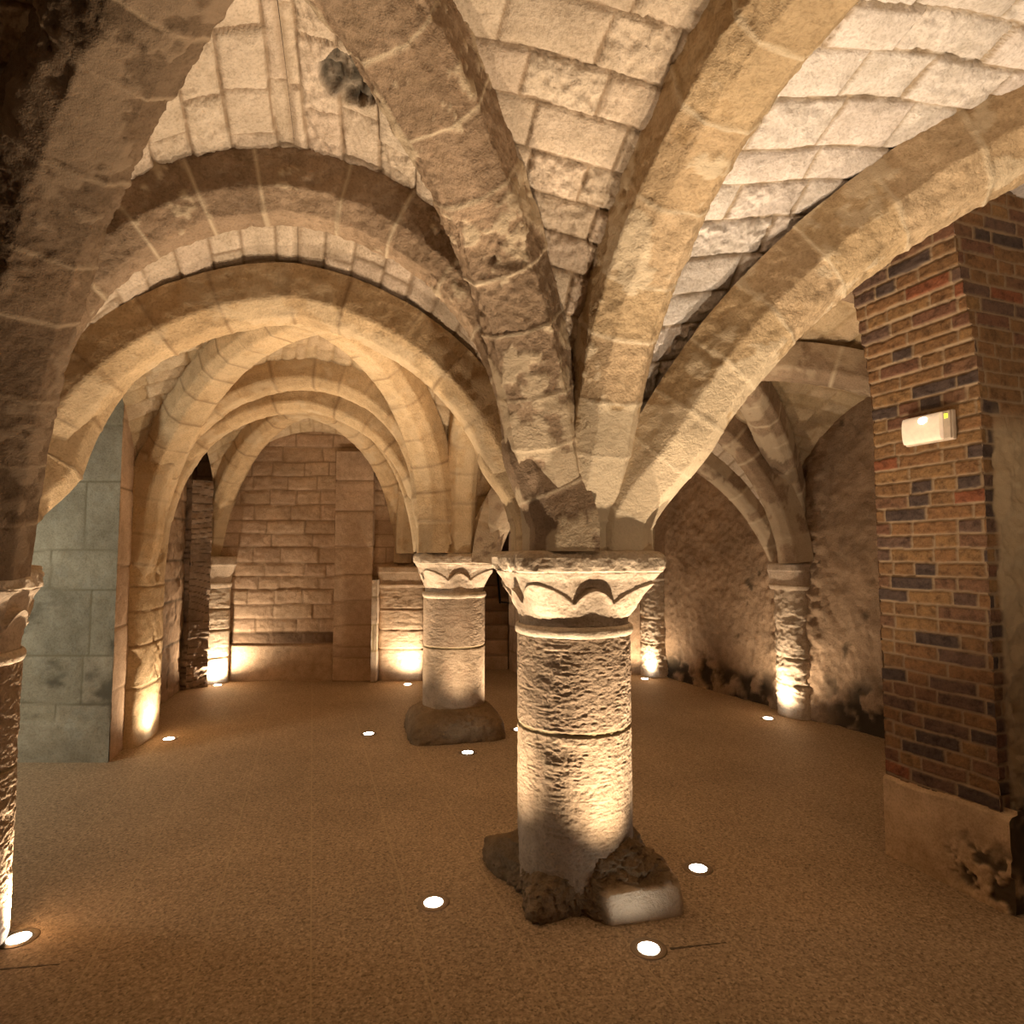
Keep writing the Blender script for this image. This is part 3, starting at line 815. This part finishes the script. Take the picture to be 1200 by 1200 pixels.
# flat pilaster strip of large blocks
mbp = MB()
pr_rows = [0, 0.28, 0.41, 0.66, 0.95, 1.26, 1.6, 2.02, 2.4, 2.9]
for (a, b) in (((-2.13, 7.70), (-1.68, 7.72)), ((-2.13, 7.80), (-2.13, 7.70)), ((-1.68, 7.72), (-1.68, 7.82))):
    mbp.grid(*wall(a, b, 0, 2.75, 0.016, 33, row=pr_rows, ln=(2, 3), rel=0.008, rough=0.003))
struct(mbp.build('wall_back_pilaster', M_BACK), 'flat pilaster of large blocks on the back wall')
mbj = MB()
for (a, b) in (((-1.66, 7.62), (-1.60, 7.63)), ((-1.66, 7.80), (-1.66, 7.62)), ((-1.60, 7.63), (-1.60, 7.80))):
    mbj.grid(*wall(a, b, 0, 1.20, 0.02, 34, row=(0.25, 0.4), ln=(2, 3), rel=0.006))
struct(mbj.build('trim_1', M_PILLAR), 'narrow pale jamb beside the pilaster')
# back wall right of the stairs
g = wall((0.27, 7.80), (2.2, 8.3), 0, 3.3, 0.03, 35, masonry_on=False, rough=0.02)
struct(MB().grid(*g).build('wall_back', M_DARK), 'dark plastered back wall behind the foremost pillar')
# stair recess
mbs = MB()
mbs.grid(*wall((0.27, 7.80), (-0.04, 8.5), 0, 3.2, 0.02, 36, row=(0.25, 0.35), ln=(0.3, 0.5), flip=-1))
mbs.grid(*wall((-0.04, 8.5), (-0.04, 10.9), 0, 3.6, 0.04, 37, row=(0.25, 0.35), ln=(0.4, 0.7), flip=-1))
mbs.grid(*wall((-1.05, 7.9), (-1.05, 10.9), 0, 3.6, 0.05, 38, row=(0.25, 0.35), ln=(0.4, 0.7)))
mbs.grid(*wall((-1.05, 10.9), (-0.04, 10.9), 0, 3.6, 0.05, 39, row=(0.25, 0.35), ln=(0.4, 0.7)))
struct(mbs.build('wall_stair', M_BACK), 'stone walls of the stair recess')
st = empty('stone_staircase', (-0.55, 8.47, 0), 'dim stone stairs climbing away between second and foremost pillars', 'stairs')
prts = []
for i in range(9):
    prts.append(MB().box((-1.04, 8.47 + 0.285 * i, 0), (-0.05, 8.47 + 0.285 * (i + 1) + 0.02, 0.17 * (i + 1))).build('step', M_BACK, smooth=False, bevel=0.012))
adopt(st, *prts)


def tube(pts, r, seg=10):
    pts = np.array(pts, float)
    T = np.gradient(pts, axis=0); T /= np.linalg.norm(T, axis=1, keepdims=True)
    up = np.array([0.3, 0.2, 1.0])
    X = np.cross(T, up); X /= np.linalg.norm(X, axis=1, keepdims=True)
    Y = np.cross(X, T)
    a = np.linspace(0, 2 * math.pi, seg, endpoint=False)
    return pts[:, None] + r * (np.cos(a)[None, :, None] * X[:, None] + np.sin(a)[None, :, None] * Y[:, None])

M_BLACK = flat_mat('black iron', (0.012, 0.011, 0.010), 0.45, 0.6)
hr = empty('handrail', (-0.13, 8.5, 0.85), 'short black metal handrail above the stairs', 'handrail')
rail = MB().grid(tube([(-0.16, 8.62, 0.86), (-0.17, 8.75, 0.95), (-0.22, 9.3, 1.35), (-0.30, 10.0, 1.85)], 0.016), wrap=True).build('rail', M_BLACK)
brk = MB().grid(tube([(-0.16, 8.64, 0.87), (-0.10, 8.64, 0.86), (-0.03, 8.64, 0.85)], 0.012), wrap=True).build('bracket', M_BLACK)
adopt(hr, rail, brk)

# right wall: dark rough plaster, crumbling foot
wdir = A2(0.4, -0.917)
def ex_right(u, v, P, disp, tone, mort, mask):
    ft = (1 - sst(0.18, 0.45, v + 0.22 * fbm(P, 3, 4, 51))) * sst(-0.25, 0.15, fbm(P, 7, 4, 52))
    sp = sst(0.42, 0.55, fbm(P * np.array([1, 1, 0.6]), 5, 4, 53))
    mask = np.clip(ft + 0.8 * sp, 0, 1)
    # rubble either side of the respond
    s = (P[..., 0] - R2[0]) * wdir[0] + (P[..., 1] - R2[1]) * wdir[1]
    rb = np.exp(-(np.abs(s - 0.02) / 0.34) ** 4) * (1 - sst(2.35, 2.7, v + 0.3 * fbm(P, 5, 3, 57)))
    disp = disp + rb * (0.05 + 0.05 * fbm(P, 14, 3, 54)) - 0.03 * ft
    mask = mask * (1 - rb)
    tone = np.clip(tone + 0.7 * rb, 0, 1)
    return disp, tone, mort, mask
w0 = A2(1.943, 7.787) - wdir * 0.75
w1 = A2(1.943, 7.787) + wdir * 7.4
g = wall(w0, w1, 0, 3.3, 0.02, 41, masonry_on=False, rough=0.017, extra=ex_right)
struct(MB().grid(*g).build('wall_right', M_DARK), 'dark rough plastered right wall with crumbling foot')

# thick grey wall beside the left pillar, facing the viewer
def ex_grey(u, v, P, disp, tone, mort, mask):
    pl = 1 - sst(0.26, 0.30, v + 0.05 * fbm(P, 4, 4, 61))
    disp = disp * (1 - 0.8 * pl) + 0.012 * pl
    tone = np.where(pl > 0.5, 0.85, tone); mort = mort * (1 - pl)
    st_ = sst(0.12, 0.42, fbm(P * np.array([1.2, 1, 2.2]), 3.2, 5, 62)) * (1 - sst(1.0, 1.5, v))
    return disp, tone, mort, np.clip(st_ * (1 - pl) * 0.85, 0, 1)
mbg = MB()
mbg.grid(*wall((-4.7, 4.75), (-2.92, 4.75), 0, 3.1, 0.014, 64, row=(0.26, 0.52), ln=(0.4, 0.9), rel=0.006, rough=0.004, jw=0.01, extra=ex_grey))
struct(mbg.build('wall_left', M_GREY), 'grey-green ashlar wall in cool daylight at the left')
mbg = MB()
mbg.grid(*wall((-2.92, 4.75), (-3.02, 5.14), 0, 3.1, 0.014, 65, row=(0.4, 0.6), ln=(2, 3), rel=0.006, rough=0.004))
mbg.grid(*wall((-3.02, 5.14), (-3.3, 5.2), 0, 3.1, 0.03, 66, row=(0.4, 0.6), ln=(2, 3), rel=0.006))
struct(mbg.build('wall_left', M_PINK), 'pinkish end of the thick grey wall')
# left wall pier whose ribs run down without a capital
mpier = empty('wall_pier', (M[0], M[1], 0), 'slender left wall pier without capital, ribs running straight into it', 'pier')
th = np.linspace(0, 2 * math.pi, 120, endpoint=False)[None, :]
h = np.linspace(0, 2.2, 200)[:, None]
TH = th + 0 * h; Hh = h + 0 * th
aa = TH - math.atan2(ax_p[1], ax_p[0])
rx = 0.15 + 0.03 * sst(1.1, 2.0, Hh); ry = 0.36
rb = 1.0 / ((np.abs(np.cos(aa)) / rx) ** 3 + (np.abs(np.sin(aa)) / ry) ** 3) ** (1 / 3)
Pm = polar(M, TH, rb, Hh)
mort = np.zeros_like(TH)
for j in (0.45, 0.78, 1.05, 1.24, 1.62):
    mort = np.maximum(mort, 1 - sst(0.005, 0.014, np.abs(Hh - j)))
rr = rb + 0.012 * fbm(Pm, 9, 4, 71) - 0.006 * mort - 0.02 * sst(0.25, 0.5, fbm(Pm, 6, 3, 73))
adopt(mpier, MB().grid(polar(M, TH, rr, Hh), np.full_like(TH, 0.5), mort * 0.6, wrap=True).build('shaft', M_RIBF))
# left wall of the farther bay
g = wall((-3.20, 5.3), (-3.86, 7.9), 0, 3.2, 0.025, 67, masonry_on=True, row=(0.18, 0.28), ln=(0.3, 0.5), rough=0.02, flip=1)
struct(MB().grid(*g).build('wall_left', M_DARK), 'dark left wall of the farther bay')
# rough rubble strip left of the back respond
g = wall((-3.62, 7.22), (-3.47, 7.40), 0, 2.35, 0.012, 68, row=(0.05, 0.09), ln=(2, 3), rel=0.006, rough=0.03, wob=0.05, jw=0.006)
mbr = MB().grid(*g)
mbr.grid(*wall((-3.95, 7.30), (-3.62, 7.22), 0, 2.35, 0.02, 69, row=(0.06, 0.1), ln=(2, 3), rel=0.006, rough=0.035, wob=0.05, jw=0.006))
struct(mbr.build('trim_2', M_RUBBLE), 'ragged rubble strip by the far left corner')
# outer walls that close the cellar
g = wall((-5.4, -1.9), (-4.6, 5.0), 0, 3.6, 0.06, 70, row=(0.25, 0.4), ln=(0.4, 0.8), rel=0.012)
M_LW = MB().grid(*g)
struct(M_LW.build('wall_left', M_GREY), 'grey ashlar outer left wall')
g = wall((6.2, -1.9), (-5.4, -1.9), 0, 3.6, 0.08, 72, row=(0.2, 0.3), ln=(0.3, 0.6), rel=0.012)
struct(MB().grid(*g).build('wall_front', M_BACK), 'wall behind the viewpoint')

# ------------------------------------------------------------------ floor
fl = MB()
fl.grid(np.stack(np.meshgrid(np.linspace(-6.5, 7, 30), np.linspace(-2.2, 11.2, 30)), -1).transpose(1, 0, 2) @ np.array([[1, 0, 0], [0, 1, 0]]))
fx = fl.build('floor', floor_mat((ax_a[1], -ax_a[0]), (-0.645, 2.155), 0.39))
struct(fx, 'speckled brown floor slabs')

M_CHASE = flat_mat('dark filled groove', (0.10, 0.07, 0.045), 0.8)
for k, (a, b) in enumerate((((0.602, 2.546), (0.83, 2.585)), ((-2.02, 2.40), (-1.66, 2.454)))):
    a = A2(*a); b = A2(*b); t = (b - a) / np.linalg.norm(b - a); n_ = A2(-t[1], t[0])
    q = np.linspace(0, 1, 24)[:, None]; wv = np.array([-1, -0.9, 0.9, 1.0])[None, :]
    cx = a[None] * (1 - q) + b[None] * q
    hw = 0.006 * (1 - 0.6 * q) + 0.002 * np.sin(q * 40)
    Pc = np.concatenate([cx[:, None, :] + (hw * wv)[..., None] * n_, np.broadcast_to(np.array([0, 0.0012, 0.0012, 0])[None, :, None], (24, 4, 1))], -1)
    struct(MB().grid(Pc).build('trim_%d' % (k + 3), M_CHASE), 'short dark groove in the floor beside an uplight')

# ------------------------------------------------------------------ brick pier
M_BRICK = brick_mat()
B0 = A2(1.898, 3.329); B1 = A2(2.084, 2.81)
bt = (B1 - B0) / np.linalg.norm(B1 - B0)
bn = A2(-bt[1], bt[0])                      # away from the lit face, to the right
def brick_face(mb, p0, p1, nrm, z1, res, seed, front=False):
    Ld = np.linalg.norm(p1 - p0); t = (p1 - p0) / Ld
    u = np.linspace(0, Ld, int(Ld / res))[None, :]; v = np.linspace(0, z1, int(z1 / res))[:, None]
    u = u + 0 * v; v = v + 0 * u
    # english bond: rows of stretchers and headers
    ch = 0.0665
    r = np.random.default_rng(seed)
    row = np.floor(v / ch).astype(int)
    dv = np.minimum(v - row * ch, (row + 1) * ch - v)
    d = dv.copy(); tone = np.zeros_like(u)
    vw = v + 0.004 * vnoise(np.stack([u, v, 0 * u], -1), 9, seed)
    row = np.floor(vw / ch).astype(int); dv = np.minimum(vw - row * ch, (row + 1) * ch - vw); d = dv.copy()
    for k in range(row.min(), row.max() + 1):
        m = row == k
        ub = [-r.uniform(0.02, 0.2)]
        while ub[-1] <= Ld:
            ub.append(ub[-1] + (0.115 if r.random() < 0.42 else 0.225))
        ub = np.array(ub)
        ci = np.clip(np.searchsorted(ub, u[m], side='right') - 1, 0, len(ub) - 2)
        d[m] = np.minimum(d[m], np.minimum(u[m] - ub[ci], ub[ci + 1] - u[m]))
        tone[m] = r.random(len(ub))[ci]
    P = np.stack([p0[0] + u * t[0], p0[1] + u * t[1], v], -1)
    # the top courses step out to the left under the vault
    stp = np.floor(np.clip(v - 2.2, 0, 1) / ch) * ch
    P[..., :2] += (-bn) * (0.115 * sst(0, 0.8, stp) )[..., None]
    mort = 1 - sst(0.004, 0.0075, d + 0.0015 * vnoise(P, 60, seed))
    disp = -0.006 * mort + 0.003 * fbm(P, 25, 3, seed) + (tone - 0.5) * 0.004 + 0.003 * fbm(P, 90, 2, seed + 1)
    if front:
        old = sst(0.05, 0.085, u + 0.03 * fbm(P, 10, 3, 5)) * (1 - sst(2.0, 2.2, v))
        disp = disp * (1 - old) + old * 0.03 * fbm(P, 14, 4, 6)
        mort = mort * (1 - old); mask = old
    else:
        mask = np.zeros_like(u)
    P[..., :2] += nrm * disp[..., None]
    mb.grid(P, tone, mort, mask)

bp = empty('brick_pier', (*(B0 + 0.25 * bt), 0), 'brown and ochre brick pier on the right with a rendered foot', 'pier')
mb = MB()
brick_face(mb, B0, B1, -bn, 3.25, 0.0062, 5)
B2 = B1 + A2(0.94, 0.337) * 0.55
brick_face(mb, B1, B2, A2(0.337, -0.94), 3.25, 0.0075, 6, front=True)
brick_face(mb, B0 + bn * 0.55, B0, A2(-0.337, 0.94), 3.25, 0.02, 7)
adopt(bp, mb.build('brickwork', M_BRICK))
# rendered foot of the pier, flaked away near the corner
u = np.linspace(0, 0.60, 110)[None, :]; v = np.linspace(0, 0.42, 80)[:, None]
U = u + 0 * v; Vv = v + 0 * u
Pf = np.stack([B0[0] + U * bt[0], B0[1] + U * bt[1], Vv], -1)
top = 0.39 + 0.02 * fbm(Pf, 6, 3, 8)
th_ = 0.022 * (1 - sst(-0.01, 0.012, Vv - top - 0 * U))
fk = sst(0.30, 0.40, U + 0.12 * fbm(Pf, 8, 4, 12)) * (1 - sst(0.20, 0.30, Vv + 0.14 * fbm(Pf, 7, 4, 13)))
fkc = fk * sst(-0.18, 0.05, fbm(Pf, 16, 3, 15))
dd = th_ + 0.003 * fbm(Pf, 12, 3, 9) - 0.016 * fkc + 0.012 * fk * fbm(Pf, 24, 3, 14) - 0.03 * (th_ < 0.004)
Pf[..., :2] += -bn * dd[..., None]
rf = MB().grid(Pf, np.full_like(U, 0.6), mask=np.clip(fkc, 0, 1))
# return of the foot round the corner
B1f = B0 + bt * 0.60 - bn * 0.0
u2 = np.linspace(0, 0.5, 50)[None, :]; U2 = u2 + 0 * v; V2 = v + 0 * u2
c2 = Pf[:, -1:, :]
Pr = np.stack([U2 * 0.94, U2 * 0.337, 0 * U2], -1) + np.broadcast_to(c2, (len(v), 50, 3))
Pr[..., :2] += A2(0.337, -0.94) * (0.02 * fbm(Pr, 12, 3, 17))[..., None] * (U2 > 0.001)[..., None]
rf.grid(Pr, np.full_like(U2, 0.4), mask=np.clip(sst(-0.2, 0.1, fbm(Pr, 10, 3, 18)), 0, 1))
rfo = rf.build('rendered_foot', M_PLAST); rfo['label'] = 'pale cement render, flaking dark near the corner'
adopt(bp, rfo)

# emergency light on the brick
def on_brick(d, z, out):
    q = B0 + bt * d - bn * out
    return np.array([q[0], q[1], z])
def bmap(c):
    c = np.asarray(c)
    q = B0[None] + bt[None] * c[:, :1] - bn[None] * c[:, 1:2]
    return np.c_[q, c[:, 2:3]]
M_WHITE = flat_mat('white plastic', (0.62, 0.52, 0.42), 0.4)
M_DIFF = flat_mat('frosted diffuser', (0.80, 0.66, 0.52), 0.3, 0, (1.0, 0.72, 0.46), 0.16)
M_GLOW = flat_mat('lit lamp', (1, 0.95, 0.85), 0.4, 0, (1.0, 0.90, 0.70), 6.0)
M_LED = flat_mat('green indicator', (0.3, 0.35, 0.02), 0.3, 0, (0.75, 0.85, 0.05), 0.8)
M_SLOT = flat_mat('grey plastic', (0.30, 0.25, 0.18), 0.5)
em = empty('emergency_light', tuple(on_brick(0.32, 2.03, 0)), 'small white emergency light with glowing bulb on the brick pier', 'light')
eo = [MB().box((0.200, 0.0, 2.030), (0.442, 0.024, 2.170), bmap).build('housing', M_WHITE, smooth=False, bevel=0.006)]
# bowed diffuser
a = np.linspace(0, math.pi, 14)
pf = np.stack([2.036 + 0.064 - 0.064 * np.cos(a), 0.022 + 0.030 * np.sin(a) ** 0.4], -1)
us = np.linspace(0.206, 0.396, 12)
G = np.stack([np.broadcast_to(us[:, None], (12, 14)), np.broadcast_to(pf[None, :, 1], (12, 14)), np.broadcast_to(pf[None, :, 0], (12, 14))], -1)
dm = MB().grid(bmap(G.reshape(-1, 3)).reshape(12, 14, 3))
for e in (0, -1):
    rg = G[e]
    base = rg.copy(); base[:, 1] = 0.022
    dm.grid(bmap(np.stack([rg, base], 0).reshape(-1, 3)).reshape(2, 14, 3))
eo.append(dm.build('diffuser', M_DIFF))
eo.append(MB().box((0.402, 0.022, 2.036), (0.436, 0.034, 2.164), bmap).build('end_panel', M_WHITE, smooth=False, bevel=0.003))
eo.append(MB().box((0.410, 0.033, 2.130), (0.426, 0.037, 2.152), bmap).build('indicator', M_LED, smooth=False, bevel=0.002))
tb = np.linspace(0, 2 * math.pi, 20, endpoint=False); rb_ = np.linspace(0, 1, 7)
gl = np.stack([0.315 + 0.024 * np.sin(math.pi / 2 * rb_)[:, None] * np.cos(tb)[None], 0.046 + 0.012 * np.cos(math.pi / 2 * rb_)[:, None] + 0 * tb[None], 2.137 + 0.017 * np.sin(math.pi / 2 * rb_)[:, None] * np.sin(tb)[None]], -1)
eo.append(MB().grid(bmap(gl.reshape(-1, 3)).reshape(7, 20, 3), wrap=True).build('bulb', M_GLOW))
adopt(em, *eo)

# ------------------------------------------------------------------ floor uplights
M_STEEL = flat_mat('brushed steel ring', (0.30, 0.22, 0.14), 0.45, 0.7)
M_LENS = flat_mat('lit lens', (1, 1, 1), 0.2, 0, (1.0, 0.97, 0.90), 14.0)
WARM = (1.0, 0.76, 0.51)
def uplight_meshes():
    tb = np.linspace(0, 2 * math.pi, 40, endpoint=False)
    pr = np.array([(0.070, 0.0005), (0.0695, 0.003), (0.066, 0.0045), (0.052, 0.0045), (0.047, 0.004), (0.040, 0.002)])
    ring = np.stack([pr[:, :1] * np.cos(tb), pr[:, :1] * np.sin(tb), pr[:, 1:] + 0 * tb], -1)
    rr = np.linspace(0.040, 0.0005, 5)[:, None]
    lens = np.stack([rr * np.cos(tb), rr * np.sin(tb), 0.0035 + 0.003 * (1 - (rr / 0.04) ** 2) + 0 * tb], -1)
    return MB().grid(ring, wrap=True).build('trim_ring', M_STEEL), MB().grid(lens, wrap=True).build('lens', M_LENS)

ring0, lens0 = uplight_meshes()
first = [True]
def uplight(xy, label, power, aim=(0, 0, 1), ang=110, blend=1.0, group='recessed floor uplights', fixture=True):
    if fixture:
        root = bpy.data.objects.new('floor_uplight', None); COL.objects.link(root)
        root.location = (xy[0], xy[1], 0); root.empty_display_size = 0.1
        tag(root, label, 'floor light', group)
        if first[0]:
            first[0] = False; rg, ln = ring0, lens0
        else:
            rg, ln = ring0.copy(), lens0.copy(); COL.objects.link(rg); COL.objects.link(ln)
        rg.parent = root; ln.parent = root
    ld = bpy.data.lights.new('uplight_beam', 'SPOT'); ld.energy = power; ld.color = WARM
    ld.spot_size = math.radians(ang); ld.spot_blend = blend; ld.shadow_soft_size = 0.03
    lo = bpy.data.objects.new('uplight_beam', ld); COL.objects.link(lo)
    lo.location = (xy[0], xy[1], 0.035)
    lo.rotation_euler = Vector(aim).to_track_quat('-Z', 'Y').to_euler()
    return lo

K = 1.0
UP = [
    ((-0.339, 2.87), 'bright floor uplight just left of the foremost pillar base', 62, dict(ang=114)),
    ((0.521, 2.546), 'bright floor uplight nearest the viewer, in front of the foremost pillar', 66, dict(ang=106)),
    ((0.891, 3.171), 'bright floor uplight just right of the foremost pillar base', 64, dict(ang=110)),
    ((0.084, 3.588), 'floor uplight half hidden behind left side of the foremost pillar shaft',70, dict(ang=98)),
    ((-0.337, 4.971), 'floor uplight in front of the second pillar', 38),
    ((0.059, 5.612), 'floor uplight right of the second pillar, beside the foremost shaft', 55),
    ((-1.203, 5.481), 'floor uplight on open floor left of the second pillar', 66),
    ((-2.798, 5.331), 'floor uplight at the foot of the capital-less left pier', 22, dict(ang=156)),
    ((-3.39, 7.486), 'small far uplight at the foot of the back left respond', 38, dict(ang=164)),
    ((-1.207, 7.52), 'small far uplight at the respond left of the stairs', 26, dict(ang=160)),
    ((1.607, 7.86), 'small far uplight by the far right corner, beside the foremost shaft', 20, dict(ang=156)),
    ((2.349, 5.985), 'floor uplight at the foot of the right wall respond', 24, dict(ang=156)),
    ((-1.931, 2.611), 'bright floor uplight at the lower left edge of the photo', 60, dict(aim=(-0.35, 0.10, 1), ang=84)),
]
for xy, lb, pw, *kw in UP:
    uplight(xy, lb, pw * K, **(kw[0] if kw else {}))
# the same fittings around the pillars behind and beside the viewpoint
for xy, pw in ((tuple(P0 + 0.45 * ax_a + 0.6 * ax_p), 60), (tuple(R1 - 0.7 * ax_a - 0.3 * ax_p), 30)):
    uplight(xy, 'floor uplight outside the view, beside a pillar near the viewpoint', pw * K, group='recessed floor uplights out of view', aim=(0.0, 0.35, 1))

# cool daylight from an opening in the outer left wall
al = bpy.data.lights.new('daylight_from_left_opening', 'AREA'); al.shape = 'RECTANGLE'; al.size = 1.2; al.size_y = 1.6
al.energy = 22; al.color = (1.0, 0.96, 0.80)
ao = bpy.data.objects.new('daylight_from_left_opening', al); COL.objects.link(ao)
ao.location = (-4.75, 3.2, 1.5); ao.rotation_euler = (math.radians(78), 0, math.radians(-35))

# ------------------------------------------------------------------ camera, world, view
cam = bpy.data.cameras.new('camera'); cam.sensor_width = 36; cam.lens = 22.5
co = bpy.data.objects.new('camera', cam); COL.objects.link(co)
co.location = (0, 0, 1.5)
co.rotation_euler = (math.radians(90) + math.atan(50 / 750), 0, 0)
cam.clip_start = 0.05
SC.camera = co
w = bpy.data.worlds.new('cellar'); SC.world = w; w.use_nodes = True
w.node_tree.nodes['Background'].inputs[0].default_value = (0.02, 0.015, 0.01, 1)
w.node_tree.nodes['Background'].inputs[1].default_value = 0.2
SC.view_settings.view_transform = 'Standard'; SC.view_settings.look = 'None'
SC.view_settings.exposure = 1.5; SC.view_settings.gamma = 1.0; SC.view_settings.use_curve_mapping = False
SC.cycles.max_bounces = 8; SC.cycles.diffuse_bounces = 5
SC.cycles.sample_clamp_indirect = 4.0
SC.cycles.use_denoising = True
